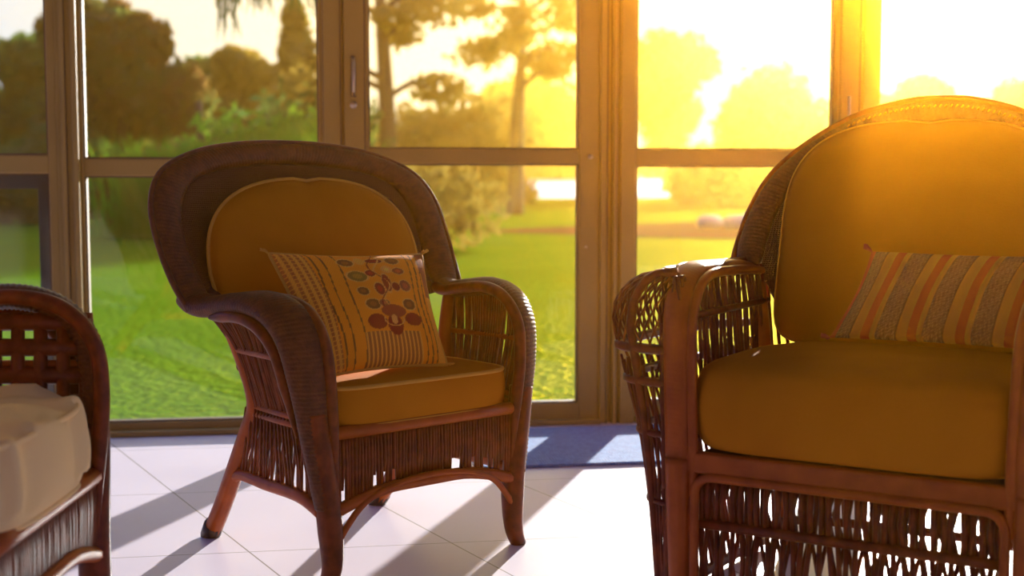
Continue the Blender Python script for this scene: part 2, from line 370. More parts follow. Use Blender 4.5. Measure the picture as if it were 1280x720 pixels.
def chair_small(loc, rz, scale, label, dense=False, drop=0):
    """tall fan-backed wicker armchair; front is -Y"""
    t = tag(empty('wicker_armchair', loc, rz, scale), label, 'armchair')
    for sx in (1, -1):
        f = (lambda p, s=sx: Vector((p[0]*s, p[1], p[2])))
        # front leg, up to the seat rail
        lg = MB().tube([f(p) for p in cr_spline([(.318,-.328,0),(.298,-.330,.05),(.298,-.325,.14),(.308,-.322,.24),(.325,-.320,.36),(.335,-.318,.44)], 6)],
                       [.020+.012*min(1, i/12) for i in range(31)], 14).build('leg', M['cane'], t)
        MB().tube([f((.319,-.328,0)), f((.306,-.330,.022))], .0212, 14).build('foot_cap', M['tip'], lg)
        # rear leg: starts under the arm, waisted at the seat and splayed to the floor
        lg = MB().tube([f(p) for p in cr_spline([(.385,.06,.68),(.345,.03,.57),(.315,.0,.43),(.306,.06,.33),(.30,.15,.20),(.292,.235,.09),(.286,.311,0)], 6)],
                       [.018+.008*min(1, i/20) for i in range(37)], 12).build('leg', M['post'], t)
        MB().tube([f((.286,.311,0)), f((.290,.280,.04))], .0285, 12).build('foot_cap', M['tip'], lg)
        I = [f(p) for p in ARM_I]; O = [f(p) for p in ARM_O]
        ar = roll(MB(), I, O, .026, ends=(.95, .8)).build('arm_rest', M['woven'], t)
        cI = cr_spline([f((p[0]-.004, p[1]-.004, p[2]-.006)) for p in ARM_I], 8); tp_ = lambda P, r_: [r_*min(1, .15+i/10, .3+(len(P)-1-i)/6) for i in range(len(P))]
        MB().tube(cI, tp_(cI, .0165), 10).build('inner_cane', M['cane'], ar)
        cO = cr_spline([f((p[0]-.010, p[1]+.022, p[2]-.024)) for p in ARM_O[1:-2]], 8)
        MB().tube(cO, tp_(cO, .0150), 10).build('outer_cane', M['cane'], ar)
        # side panel: spindles between arm, seat-level rail and lower rail
        armc = cr_spline([((a[0]+b[0])/2, (a[1]+b[1])/2, (a[2]+b[2])/2-.015) for a, b in list(zip(ARM_I, ARM_O))[2:]], 8)
        sp = MB(); K = 40
        for i in range(K):
            u = (i+.5)/K
            top = at_len(armc, min(1, .12+u*.80)); mid = Vector((.365-.01*u, -.315+u*.35, .565)); ws = Vector((.325-.005*u, -.315+u*.325, .41)); bt = Vector((.318-.012*u, -.315+u*.47, .205))
            top.x -= .012
            pts = cr_spline([(p[0]+jit(.002), p[1]+jit(.005), p[2]) for p in (top, mid, ws)], 4)
            if not dense: sp.tube([f(p) for p in pts], .0048, 6)
            pts = [ws, ws.lerp(bt, .5)+Vector((0, jit(.01), 0)), bt+Vector((0, jit(.012), 0))]
            sp.tube([f(p) for p in pts], .0042, 6)
            if i % 2 == 0:     # crossing canes in the lower panel
                sp.tube([f(ws+Vector((.006, .03, 0))), f(bt+Vector((.004, -.03+jit(.01), 0)))], .0035, 5)
        if dense:               # closer weave on the inside face of the arm
            for zz in (.43, .487, .543, .600, .652): sp.tube([f((.345+.06*(zz-.4), -.31, zz)), f((.345+.06*(zz-.4), .05, zz))], .0185, 8)
            for i in range(9): sp.tube([f((.340, -.30+i*.046, .42)), f((.362, -.30+i*.046, .67))], .0145, 8)
        sp.build('side_panel', M['cane'], t)
        for zz, w0, w1_, y1 in ((.565, .366, .352, .04), (.415, .327, .318, .01), (.395, .327, .318, .012)):
            MB().tube([f((w0, -.31, zz)), f(((w0+w1_)/2+.004, -.15, zz)), f((w1_, y1, zz))], .0085, 8).build('side_rail', M['post'], t)
        lo = cr_spline([(.318,-.318,.190),(.318,-.22,.215),(.312,-.05,.215),(.304,.10,.215),(.299,.165,.185)], 6)
        MB().tube([f(p) for p in lo], .0175, 10).build('side_rail', M['post'], t)
    # back rim and woven back
    BI = [Vector(p) for p in BACK_I]; BO = [Vector(p) for p in BACK_O]
    I = BI + [mir(p) for p in BI[-2::-1]]; O = BO + [mir(p) for p in BO[-2::-1]]
    br = roll(MB(), I, O, .024, ends=(.6, .6), n=18)
    br = br.build('back_rim', M['woven'], t)
    MB().tube(cr_spline([p+Vector((0, -.006, .002)) for p in O], 8), .008, 8).build('rim_cord', M['woven'], br)
    rim = cr_spline(I, 10); low = cr_spline([(-.36,.10,.672),(-.30,.20,.655),(-.16,.27,.65),(0,.29,.65),(.16,.27,.65),(.30,.20,.655),(.36,.10,.672)], 12)
    loop = rim + low[1:-1]; P0 = Vector((0, .375, .84)); nl = len(loop); bp = MB(); K = 12; vs = [P0]; fs = []
    for k in range(1, K+1):
        r = k/K
        for p in loop:
            q = P0.lerp(p, r); q.y += .05*(r*r-r**6)*.9; vs.append(q)
    for j in range(nl): fs.append((0, 1+(j+1) % nl, 1+j))
    for k in range(K-1):
        for j in range(nl):
            a = 1+k*nl; b = a+nl; fs.append((a+j, a+(j+1) % nl, b+(j+1) % nl, b+j))
    bp.add(vs, fs).build('back_panel', M['back'], t, True, (('SOLIDIFY', dict(thickness=.012, offset=0)),))
    # open canes between the back panel and the seat
    lo2 = cr_spline([(-.315,.0,.40),(-.255,.09,.40),(-.15,.17,.40),(0,.20,.40),(.15,.17,.40),(.255,.09,.40),(.315,.0,.40)], 10)
    bar = [a.lerp(b, .42) for a, b in zip([at_len(lo2, i/30) for i in range(31)], [at_len(low, i/30) for i in range(31)])]
    bc = MB()
    for i in range(1, 30, 1):
        if i % 2: continue
        bc.tube([bar[i], at_len(low, min(1, max(0, i/30+.02*(1 if i < 15 else -1))))], .0055, 6)
    bc.tube(bar, .010, 8)
    bc.tube(lo2, .014, 8)
    for i in (6, 9, 12, 15, 18, 21, 24): bc.tube([bar[i], at_len(lo2, i/30)], .007, 6)
    bc.build('lower_back_canes', M['cane'], t)
    # seat deck, front rail, apron
    d = MB(); K = 24
    pl = [Vector((-.30,-.32,.372-drop)), Vector((.30,-.32,.372-drop))] + [Vector((p.x*.97, p.y*.97, .372-drop)) for p in lo2[::-1]]
    d.add(pl, [tuple(range(len(pl)))]).build('seat_deck', M['back'], t, False, (('SOLIDIFY', dict(thickness=.014)),))
    MB().tube([(x, -.330, .385-drop) for x in [-.31, -.15, 0, .15, .31]], .018, 10).build('front_rail', M['post'], t)
    ap = MB()
    def zb(x): return .185 + .045*(1-min(1, max(0, (abs(x)-.10)/.20))**1.6)
    for i in range(62):
        x = -.295 + .59*i/61
        gap = random.random() < .30 and abs(abs(x)-.17) < .10 and not dense
        zz = zb(x)
        ap.tube([(x+jit(.002), -.332, .385-drop), (x+jit(.001), -.334+jit(.002), .30), (x+jit(.003), -.332, zz+(.045 if gap else 0))], .0054, 6)
    ap.box((-.295, -.330, .285-drop), (.295, -.326, .38-drop))
    ap.build('apron', M['cane'], t)
    MB().tube([(x*.30/10, -.332, zb(x*.30/10)) for x in range(-10, 11)], .0165, 10).build('apron_rail', M['post'], t)
    arc = cr_spline([(-.303,-.338,.085),(-.262,-.342,.150),(-.20,-.345,.208),(-.10,-.347,.238),(0,-.348,.246),(.10,-.347,.238),(.20,-.345,.208),(.262,-.342,.150),(.303,-.338,.085)], 6)
    if not dense: MB().tube(arc, .0085, 8).build('arched_brace', M['post'], t)
    return t

# ---- cushions
def cushion(name, label, wx, wy, wz, m, mp, loc, rz, s=1, sup=.35, puff=.010, wrinkle=0, dome=0, parent_frame=None, bulge=0, seed=1, pipe=True, corner=7.0, soft=.04):
    """box cushion, softly bulged, with piping round its top and bottom edge"""
    rnd = random.Random(seed); mb = MB(); nu = 56; nz = 14
    ph = [rnd.uniform(0, 6.28) for _ in range(8)]
    def outline(a, k):
        ex = 2/corner
        c, s_ = math.cos(a), math.sin(a)
        yy = math.copysign(abs(s_)**ex, s_)*wy/2*k; tp = 1-.30*max(0, yy/(wy/2)-.1)**1.5
        return Vector((math.copysign(abs(c)**ex, c)*wx/2*k*tp, yy, 0))
    rg = []
    NA = 112
    prof = []
    for i in range(10): prof.append((i/10*(1-soft), -1))
    for i in range(nz+1):
        q = -math.pi/2 + math.pi*i/nz
        prof.append((1-soft+soft*max(0, math.cos(q))**.6, math.sin(q)*1.0))
    for i in range(9, -1, -1): prof.append((i/10*(1-soft), 1))
    for k, z in prof:
        ring = []
        for j in range(NA):
            a = 2*math.pi*j/NA; p = outline(a, max(k, .02))
            edge = k/1.0
            d = dome*(1-edge**2.5)
            zz = z*wz/2 + (d if z > 0 else -d*.2)*(1 if abs(z) > .99 else 0)
            if wrinkle and z > -.5:
                zz += wrinkle*(math.sin(p.x*22+ph[0]+3*math.sin(p.y*9+ph[1]))*math.sin(p.y*17+ph[2]) + .5*math.sin(p.x*47+p.y*31+ph[3]))*(.3+.7*edge)
                r_ = 1+wrinkle*1.6*math.sin(a*19+ph[4])*edge**3
                p = p*r_
            if bulge and abs(z) < .99: p = p*(1+bulge*(1-z*z))
            ring.append((p.x, p.y, zz))
        rg.append(ring)
    mb.rings(rg)
    o = mb.build(name, m); o.location = loc; o.rotation_euler = (0, 0, rz); o.scale = (s, s, s)
    if pipe:
        for sg in (1, -1):
            MB().tube([(outline(2*math.pi*j/NA, .985).x, outline(2*math.pi*j/NA, .985).y, sg*wz*.47) for j in range(NA)], .0055, 8, True).build('piping', mp, o)
    tag(o, label, 'cushion')
    return o

def back_cushion(label, chair_loc, rz, s, wh, z0, z1, y0, y1, thick, m, mp, ex=2.6, low=.72, seed=3, crease=True, square=False):
    """rounded-top cushion leaning on the back: half width wh, z0..z1, its middle plane from y0 (bottom) to y1 (top)"""
    mb = MB(); NA = 96; K = 16
    H = z1-z0
    ol = []
    for j in range(NA):
        a = 2*math.pi*j/NA; c, q = math.cos(a), math.sin(a)
        e1 = 2/(ex if q > 0 or not square else 9); x = math.copysign(abs(c)**e1, c); v = math.copysign(abs(q)**e1, q)
        if v < 0: x *= 1-(1-low)*(-v)**1.0
        ol.append((x*wh, v))
    rg = []
    for side in (-1, 1):
        ks = range(0, K+1) if side == -1 else range(K-1, -1, -1)
        for k in ks:
            r = k/K; ring = []
            for x, v in ol:
                xx, vv = x*max(r, .015), v*max(r, .015)
                z = z0+H*(.5+.5*vv); yc = y0+(y1-y0)*(.5+.5*vv)
                th = thick/2*max(0, 1-r**3.2)**.55
                cre = 0
                if crease and side == -1: cre = -.012*math.exp(-(xx/.012)**2)*max(0, vv)**1.5*(r < .97)
                th += .0025*math.sin(xx*31+vv*7+seed)*math.sin(vv*11+seed)*(1-r**6)
                ring.append((xx, yc+side*(th+cre)*1.0, z+(-.008*math.exp(-(xx/.012)**2) if crease and vv > .8 else 0)))
            rg.append(ring)
    mb.rings(rg)
    o = mb.build('back_cushion', m); o.location = chair_loc; o.rotation_euler = (0, 0, rz); o.scale = (s, s, s)
    MB().tube([(x*1.0, y0+(y1-y0)*(.5+.5*v), z0+H*(.5+.5*v)-(.006*math.exp(-(x/.012)**2) if v > .8 else 0)) for x, v in ol], .0055 if not square else .0035, 8, True).build('piping', mp, o)
    return tag(o, label, 'cushion')

def pillow(name, label, corners, thick, pattern, m, loc, rz, s=1, n=150, nz=None, seed=5):
    """soft pillow spanned by four corner points (BL, BR, TL, TR) with a pattern colour per vertex"""
    BL, BR, TL, TR = [Vector(c) for c in corners]
    nn = (BR-BL).cross(TL-BL).normalized(); mb = MB(); nv = nz or n
    cols = []
    W = (BR-BL).length; Hh = (TL-BL).length
    def base(u, v):
        # sides draw in a little between the corners
        uu = .5+(u-.5)*(1-.055*math.sin(math.pi*v)); vv = .5+(v-.5)*(1-.06*math.sin(math.pi*u))
        return BL.lerp(BR, uu).lerp(TL.lerp(TR, uu), vv)
    def th(u, v):
        a = max(0, (1-(2*u-1)**2))*max(0, (1-(2*v-1)**2))
        return thick/2*(a**.48)*(1+.05*math.sin(7*u+3*v+seed)+.04*math.sin(9*v-4*u+seed))
    for sd in (1, -1):
        off = len(mb.v)
        for j in range(nv+1):
            for i in range(n+1):
                u, v = i/n, j/nv
                mb.v.append(tuple(base(u, v)+nn*sd*th(u, v))); cols.append(pattern(u, v))
        for j in range(nv):
            for i in range(n):
                q = (off+j*(n+1)+i, off+j*(n+1)+i+1, off+(j+1)*(n+1)+i+1, off+(j+1)*(n+1)+i)
                mb.f.append(q if sd == 1 else q[::-1])
    o = mb.build(name, m); o.location = loc; o.rotation_euler = (0, 0, rz); o.scale = (s, s, s)
    ca = o.data.color_attributes.new('pattern', 'FLOAT_COLOR', 'POINT')
    flat = []
    for c in cols: flat += [c[0], c[1], c[2], 1]
    ca.data.foreach_set('color', flat)
    return tag(o, label, 'pillow'), base

# ================= middle chair
CM = (-.437, 3.636, 0); YM = R(41.2)
chair_small(CM, YM, 1, 'reddish-brown wicker armchair in the middle, tall fan back and arched front brace')
def local(loc, rz, p, s=1):
    v = Matrix.Rotation(rz, 3, 'Z') @ (Vector(p)*s) + Vector(loc); return v
cushion('seat_cushion', 'thin boxed ochre seat cushion under the embroidered pillow', .605, .53, .105, M['ochre'], M['ochre_pipe'],
        local(CM, YM, (0, -.078, .385+.058)), YM, dome=.008, bulge=.004)
back_cushion('rounded ochre back cushion behind the embroidered pillow', CM, YM, 1, .348, .50, 1.010, .10, .235, .13, M['ochre'], M['ochre_pipe'], low=.9)

def embroidery(u, v):
    base = (1.0, .33, .015); red = (.34, .028, .010); brown = (.26, .09, .015); gold = (.95, .42, .05); pale = (.95, .42, .08)
    rnd = math.sin(u*371+v*713)*.5+.5
    c = base
    if u < .17:
        k = (u*26) % 1
        c = (.60, .16, .03) if k < .5 and (v*60) % 1 < .7 else gold
    for l, wd in ((.185, .006), (.245, .005), (.335, .005), (.83, .005), (.875, .006), (.915, .004)):
        if abs(u-l-.012*math.sin(v*9)) < wd: c = brown
    if .34 < u < .80 and v < .24:
        c = (.50, .15, .03) if (u*30) % 1 < .42 else gold
    if .33 < u < .81 and v > .30:
        # rows of leaves and buds either side of a stem
        spots = [(.40, .88, .045, .035, brown), (.43, .73, .058, .045, (.32, .17, .02)), (.42, .58, .035, .033, brown), (.46, .46, .048, .038, brown),
                 (.73, .90, .042, .035, brown), (.74, .78, .036, .03, (.40, .08, .02)), (.755, .63, .037, .045, (.38, .09, .03)), (.75, .46, .042, .04, brown),
                 (.55, .60, .032, .05, red), (.62, .66, .026, .075, red), (.53, .76, .03, .03, red), (.68, .62, .026, .035, red), (.60, .90, .05, .022, red),
                 (.55, .47, .035, .025, (.42, .12, .03)), (.50, .90, .025, .03, gold), (.66, .80, .03, .03, pale)]
        for a, b, rx, ry, col in spots:
            rx *= 1.15; ry *= 1.15
            d = ((u-a)/rx)**2+((v-b)/ry)**2
            if d < 1: c = col if d > .25 or rx < .034 else (col[0]*1.6, col[1]*1.5, col[2]*1.3)
            elif d < 1.45: c = pale
        if abs(u-.60-.035*math.sin(v*22)) < .006: c = pale
        if abs(u-.58+.045*math.sin(v*17)) < .005: c = red
    # the large winged bloom near the foot of the design
    for a, b, rx, ry, col in [(.46, .315, .075, .062, red), (.76, .335, .070, .055, red), (.60, .285, .062, .085, red), (.61, .40, .10, .055, (.42, .07, .02)), (.60, .33, .026, .04, pale)]:
        d = ((u-a)/rx)**2+((v-b)/ry)**2
        if d < 1: c = col
    d = ((u-.60)/.085)**2+((v-.33)/.055)**2
    if .75 < d < 1 and v < .35: c = pale
    if u > .93: c = (.40, .10, .03) if v > .55 else gold
    k = .9+.2*rnd
    return (c[0]*k, c[1]*k, c[2]*k)
eo, eb = pillow('embroidered_pillow', 'square golden pillow with red embroidered flowers leaning in the middle armchair',
       [(-.262, -.235, .512), (.118, -.262, .512), (-.285, -.03, .815), (.20, -.045, .795)], .13, embroidery, M['embroid'], CM, YM)
pp = [eb(0, j/40) for j in range(41)]+[eb(i/40, 1) for i in range(1, 41)]+[eb(1, 1-j/40) for j in range(1, 41)]+[eb(1-i/40, 0) for i in range(1, 40)]
MB().tube(pp, .0048, 6, True).build('piping', M['ochre_pipe'], eo)
for k, (u, v) in enumerate(((1, 0), (1, 1), (0, 1))):
    tm = MB(); p = eb(u, v)
    for i in range(9):
        q = p+Vector((.018*(1 if u else -1)+jit(.008), jit(.006), (.012 if v else -.001)+jit(.004)))
        tm.tube([p, p.lerp(q, .5)+Vector((0, jit(.003), .002)), q], .0022, 5)
    tm.build('tassel', M['ochre_pipe'], eo)

# ================= left chair
CL = (-1.245, 2.47, 0); YL = R(90.5)
chair_small(CL, YL, 1.07, 'dark wicker armchair at the left edge of the frame, seen side on', dense=True, drop=.035)
cushion('seat_cushion', 'puffy creased cream seat cushion in the leftmost armchair', .60, .56, .155, M['cream'], M['cream'],
        local(CL, YL, (0, -.07, .350+.082), 1.07), YL, 1.07, dome=.025, wrinkle=.02, bulge=.03, seed=9, corner=4)
back_cushion('cream back cushion of the leftmost armchair', CL, YL, 1.07, .33, .52, 1.0, .11, .235, .13, M['cream'], M['cream'], low=.85)

# ================= right chair: broad, with fat open-lattice arms
CRt = (.886, 3.063, 0); YR = R(-31)
def chair_broad(loc, rz, label):
    t = tag(empty('wicker_armchair', loc, rz), label, 'armchair')
    AI = [(.345,-.362,.30),(.346,-.368,.45),(.350,-.368,.60),(.354,-.355,.70),(.360,-.305,.764),(.366,-.22,.792),(.374,-.08,.792),(.388,.08,.785),(.40,.20,.775)]
    AO = [(.410,-.352,.30),(.412,-.355,.45),(.418,-.352,.60),(.426,-.335,.705),(.438,-.285,.768),(.450,-.20,.796),(.462,-.06,.794),(.472,.09,.788),(.480,.21,.775)]
    for sx in (1, -1):
        f = (lambda p, s=sx: Vector((p[0]*s, p[1], p[2])))
        lg = MB().tube([f(p) for p in cr_spline([(.372,-.356,0),(.372,-.358,.12),(.374,-.360,.25),(.377,-.360,.38)], 6)], [.024+.008*i/18 for i in range(19)], 14).build('leg', M['post'], t)
        MB().tube([f((.372,-.356,0)), f((.372,-.356,.03))], .028, 12).build('foot_cap', M['tip'], lg)
        lg = MB().tube([f(p) for p in cr_spline([(.40,.18,.74),(.37,.16,.55),(.355,.17,.40),(.35,.24,.2),(.345,.33,0)], 6)], .024, 12).build('leg', M['post'], t)
        MB().tube([f((.345,.33,0)), f((.346,.315,.035))], .027, 12).build('foot_cap', M['tip'], lg)
        ar = roll(MB(), [f(p) for p in AI], [f(p) for p in AO], .019, ridge=.02, ends=(.8, .8)).build('arm_rest', M['post'], t)
        MB().tube(cr_spline([f((p[0]-.006, p[1], p[2]-.004)) for p in AI], 8), .012, 8).build('inner_cane', M['post'], ar)
        MB().tube(cr_spline([f((p[0]+.004, p[1]+.004, p[2]+.002)) for p in AO], 8), .010, 8).build('outer_cane', M['cane'], ar)
        # outer lattice skin: swells outward from the post, rolls over at the top
        BV = cr_spline([(.045,.0,.02),(.075,0,.20),(.115,0,.40),(.172,0,.57),(.205,0,.67),(.195,0,.735),(.135,0,.782),(.055,0,.794)], 10)
        PLn = [(0,-.352,0),(.36,-.345,0),(.72,-.325,0),(.95,-.27,0),(1,-.16,0),(1,.0,0),(.85,.15,0),(.6,.28,0),(.40,.33,0)]
        PL = [Vector((p.x/.20, p.y, 0)) for p in cr_spline([(a*.20, b, 0) for a, b, c in PLn], 10)]
        def skin(u, v):
            b = at_len(BV, v); q = at_len([Vector((w_.x*.20, w_.y, 0)) for w_ in PL], u); p = Vector((q.x/.20, q.y, 0)); k = p.x
            over = max(0, (b.z-.68)/.13)
            y = p.y + .045*max(0, over)*max(0, 1-u/.4)
            z = b.z if u > .25 else b.z*(1-.0*(1-u/.25))
            
            return f((.405+b.x*k*.94, y, z))
        sk = MB()
        def rod(pts, r): sk.tube(pts, r, 6)
        NU = 30
        for i in range(NU+1):       # uprights, in loose pairs
            u = i/NU; j1 = jit(.006)
            rod([skin(min(1, max(0, u+j1*math.sin(v/14*9))), v/14) for v in range(0, 10)], .0042)
        for i in range(0, NU):      # slanting canes
            u = i/NU
            if i % 2 == 1: rod([skin(min(1, u+(.035*math.sin(v/10*math.pi*3))), .06+v/10*.60) for v in range(11)], .0034)
        for i in range(-8, NU+8):   # diagonal net over the top roll
            for d in (1, -1):
                uu = [(i/NU+d*(v/8-.5)*.16, .68+.32*v/8) for v in range(9)]; pts = [skin(a, b) for a, b in uu if .012 <= a <= 1]
                if len(pts) < 3: continue
                if -1 < i < NU+1 : rod(pts, .0031)
        for v, r in ((.0, .014), (.28, .008), (.46, .009), (.60, .011), (.69, .012), (1.0, .012)):
            rod([skin(k/24, v) for k in range(25)], r)
        for u in (.13, .62):        # stout ribs
            rod([skin(u, v/20) for v in range(21)], .0115)
        rod([skin(.0, v/20) for v in range(21)], .009)
        sk.build('outer_lattice', M['cane'], t)
        # inner arm panel
        ip = MB()
        for i in range(26):
            y = -.34+i*.022
            ip.tube([f((.372, y, .40)), f((.372+jit(.004), y+jit(.008), .58)), f((.378, y+jit(.006), .70)), f((.39, y+jit(.02), .79))], .0046, 6)
            if i % 2: ip.tube([f((.375, y, .69)), f((.392, y+.03, .785))], .004, 6)
        ip.tube([f((.374, -.35, .695)), f((.378, .2, .695))], .009, 8)
        ip.tube([f((.37, -.35, .42)), f((.37, .2, .42))], .012, 8)
        ip.build('side_panel', M['cane'], t)
    BI = [(.395,.19,.765),(.398,.245,.84),(.386,.29,.92),(.345,.325,.995),(.28,.350,1.06),(.18,.378,1.118),(.08,.402,1.146),(0,.41,1.152)]
    BO = [(.475,.20,.765),(.480,.26,.84),(.462,.305,.93),(.415,.335,1.02),(.335,.36,1.095),(.215,.388,1.168),(.09,.414,1.205),(0,.42,1.212)]
    BI = [Vector(p) for p in BI]; BO = [Vector(p) for p in BO]
    I = BI+[mir(p) for p in BI[-2::-1]]; O = BO+[mir(p) for p in BO[-2::-1]]
    br = roll(MB(), I, O, .022, ends=(.7, .7)).build('back_rim', M['woven'], t)
    MB().tube(cr_spline([p+Vector((0, -.006, .002)) for p in O], 8), .010, 8).build('rim_cord', M['cane'], br)
    bd = MB()                      # beaded row of small canes along the rim
    rm = cr_spline([a.lerp(b, .72)+Vector((0, -.026, 0)) for a, b in zip(I, O)], 10)
    for k in range(72):
        p = at_len(rm, k/109); bd.tube([p+Vector((-.003, 0, -.003)), p+Vector((.003, -.001, .003))], .0022, 5)
    bd.build('rim_beading', M['ochre_pipe'], br)
    rim = cr_spline(I, 10); low = cr_spline([(-.395,.19,.765),(-.33,.30,.60),(-.2,.33,.5),(0,.34,.46),(.2,.33,.5),(.33,.30,.60),(.395,.19,.765)], 12)
    loop = rim+low[1:-1]; P0 = Vector((0, .42, .84)); nl = len(loop); K = 12; vs = [P0]; fs = []
    for k in range(1, K+1):
        r = k/K
        for p in loop:
            q = P0.lerp(p, r); q.y += .05*(r*r-r**6); vs.append(q)
    for j in range(nl): fs.append((0, 1+(j+1) % nl, 1+j))
    for k in range(K-1):
        for j in range(nl):
            a = 1+k*nl; b = a+nl; fs.append((a+j, a+(j+1) % nl, b+(j+1) % nl, b+j))
    MB().add(vs, fs).build('back_panel', M['back'], t, True, (('SOLIDIFY', dict(thickness=.012, offset=0)),))
    rr = MB()
    lo3 = cr_spline([(-.355,.17,.40),(-.30,.27,.40),(0,.32,.40),(.30,.27,.40),(.355,.17,.40)], 10)
    rr.tube(lo3, .014, 8)
    for i in range(1, 24): rr.tube([at_len(lo3, i/24), at_len(low, i/24)], .005, 6)
    for i in range(0, 25): rr.tube([at_len(lo3, i/24), at_len(lo3, i/24)+Vector((jit(.02), .02, -.30))], .0045, 6)
    rr.tube([p+Vector((0, .02, -.30)) for p in lo3], .012, 8)
    rr.build('lower_back_canes', M['cane'], t)
    pl = [Vector((-.345,-.35,.385)), Vector((.345,-.35,.385))]+[Vector((p.x*.97, p.y*.97, .385)) for p in lo3[::-1]]
    MB().add(pl, [tuple(range(len(pl)))]).build('seat_deck', M['back'], t, False, (('SOLIDIFY', dict(thickness=.014)),))
    MB().box((-.36, -.375, .350), (.36, -.345, .398)).build('front_rail', M['post'], t, False, (('BEVEL', dict(width=.008, segments=3)),))
    # rounded moulding round the front panel
    lp = []; x, z0_, z1_, rd = .332, .06, .345, .04
    for cx, cz, a0 in ((x-rd, z1_-rd, 0), (-x+rd, z1_-rd, 90), (-x+rd, z0_+rd, 180), (x-rd, z0_+rd, 270)):
        for k in range(7):
            a = R(a0+k*15); lp.append((cx+rd*math.cos(a), -.372, cz+rd*math.sin(a)))
    MB().tube(lp, .011, 8, True).build('panel_moulding', M['post'], t)
    ap = MB()
    for i in range(34):
        xx = -.325+i*.0197
        ap.tube([(xx+jit(.003), -.355, .35), (xx+jit(.006), -.358+jit(.006), .29), (xx+jit(.004), -.355, .235)], .0070, 6)
        ap.tube([(xx+.010, -.350, .35), (xx+jit(.012), -.345, .29), (xx+.008+jit(.004), -.350, .235)], .0062, 6)
        ap.tube([(xx, -.355, .235), (xx+jit(.01), -.358, .15), (xx+jit(.006), -.355, .06)], .0062, 6)
        if i % 2: ap.tube([(xx, -.352, .235), (xx+.034, -.350, .06)], .0048, 6); ap.tube([(xx+.034, -.348, .235), (xx, -.350, .06)], .0048, 6)
    ap.tube([(-.33, -.358, .235), (.33, -.358, .235)], .012, 8)
    ap.build('apron', M['cane'], t)
    return t
chair_broad(CRt, YR, 'broad reddish-brown wicker armchair at the right with fat open-lattice arms')
cushion('seat_cushion', 'thick ochre seat cushion under the striped pillow', .735, .64, .185, M['ochre'], M['ochre_pipe'],
        local(CRt, YR, (0, -.068, .400+.096)), YR, dome=.026, bulge=.014, seed=4, soft=.09, corner=6, pipe=False, wrinkle=.0015)
back_cushion('big rounded ochre back cushion behind the striped pillow', CRt, YR, 1, .355, .59, 1.155, .17, .31, .17, M['ochre'], M['ochre_pipe'], ex=3.0, low=1.0, seed=8, square=True)
def stripes(u, v):
    grey, ochre, red, dk = (.12, .085, .05), (.66, .30, .05), (.56, .045, .02), (.05, .035, .03)
    x = (u*.50)/.108
    k = x % 1
    n = math.sin(u*640+v*231)*math.sin(v*317-u*151)
    if u < .03: return (.45, .06, .03)
    if k < .42: c = grey if n < .25 else ((.26, .20, .13) if n < .7 else dk)
    elif k < .45: c = dk
    elif k < .68: c = ochre
    elif k < .88: c = red
    else: c = ochre
    return c
so_, sb = pillow('striped_pillow', 'oblong pillow with grey, ochre and red stripes on the broad right armchair',
       [(-.137, -.035, .634), (.36, -.045, .634), (-.072, .075, .835), (.42, .06, .835)], .11, stripes, M['stripe'], CRt, YR, n=230, nz=110)
for u, v in ((0, 1), (0, 0)):
    tm = MB(); p = sb(u, v)
    for i in range(10):
        q = p+Vector((-.014+jit(.006), jit(.008), .010*(1 if v else 0)+jit(.006)+.002)); tm.tube([p, q], .003, 5)
    tm.build('tassel', mat('red_yarn', (.5, .06, .04), .9), so_)

# door mat in front of the door
mt = MB().box((-.34, -.78, .0), (.50, -.08, .012)).build('door_mat', M['mat'], None, False, (('BEVEL', dict(width=.004, segments=2)),))
mt.location = (.10, 5.36, 0); mt.rotation_euler = (0, 0, WA)
tag(mt, 'flat blue textured mat on the floor in front of the glass door', 'mat')

# ------------------------------------------------------------------ garden
GZ = -.10
g = MB(); g.add([(-300, 4.0, GZ-.02), (300, 6.0, GZ-.02), (300, 420, GZ-.02), (-300, 420, GZ-.02)], [(0, 1, 2, 3)])
lawn = g.build('lawn', M['lawn'], smooth=False); struct(lawn)
lk = MB(); ol = [(-4, 95), (2, 93), (9, 93), (12.5, 97), (17, 118), (20, 150), (-6, 150), (-5, 118)]
P = [Vector((x, y, GZ+max(0, y-93)*.025)) for x, y in ol]
lk.add(P, [tuple(range(len(P)))]); lake = lk.build('sandy_clearing', M['sand'], smooth=False); struct(lake)

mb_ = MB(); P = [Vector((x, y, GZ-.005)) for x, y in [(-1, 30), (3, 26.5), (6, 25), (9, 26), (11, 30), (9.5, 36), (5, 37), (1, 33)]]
mb_.add(P, [tuple(range(len(P)))]); struct(mb_.build('lawn_shade_patch', M['shade_brown'], smooth=False))  # flat brown polygon: the lawn's band of shade painted as colour
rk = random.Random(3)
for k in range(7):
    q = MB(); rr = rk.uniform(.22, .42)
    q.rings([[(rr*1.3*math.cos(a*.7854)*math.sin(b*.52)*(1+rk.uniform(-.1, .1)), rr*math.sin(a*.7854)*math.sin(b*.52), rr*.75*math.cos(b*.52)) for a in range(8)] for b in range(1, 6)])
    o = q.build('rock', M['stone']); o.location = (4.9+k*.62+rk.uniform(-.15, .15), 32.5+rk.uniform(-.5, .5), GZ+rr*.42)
    tag(o, 'pale rock lying on the painted brown shade patch of lawn beyond the right window', 'rock', 'rocks in the garden bed')

LEAF = {}
def leafmat(name, a, b):
    m = mat(name, a, .6, noise=(.8, b), transl=.5, spec=.2); LEAF[name] = m; return m
leafmat('leaf_dark', (.07, .17, .035), (.14, .26, .05)); leafmat('leaf_gold', (.30, .24, .04), (.42, .30, .05))
leafmat('leaf_green', (.14, .42, .02), (.32, .56, .04)); leafmat('leaf_brown', (.24, .13, .035), (.14, .20, .04))

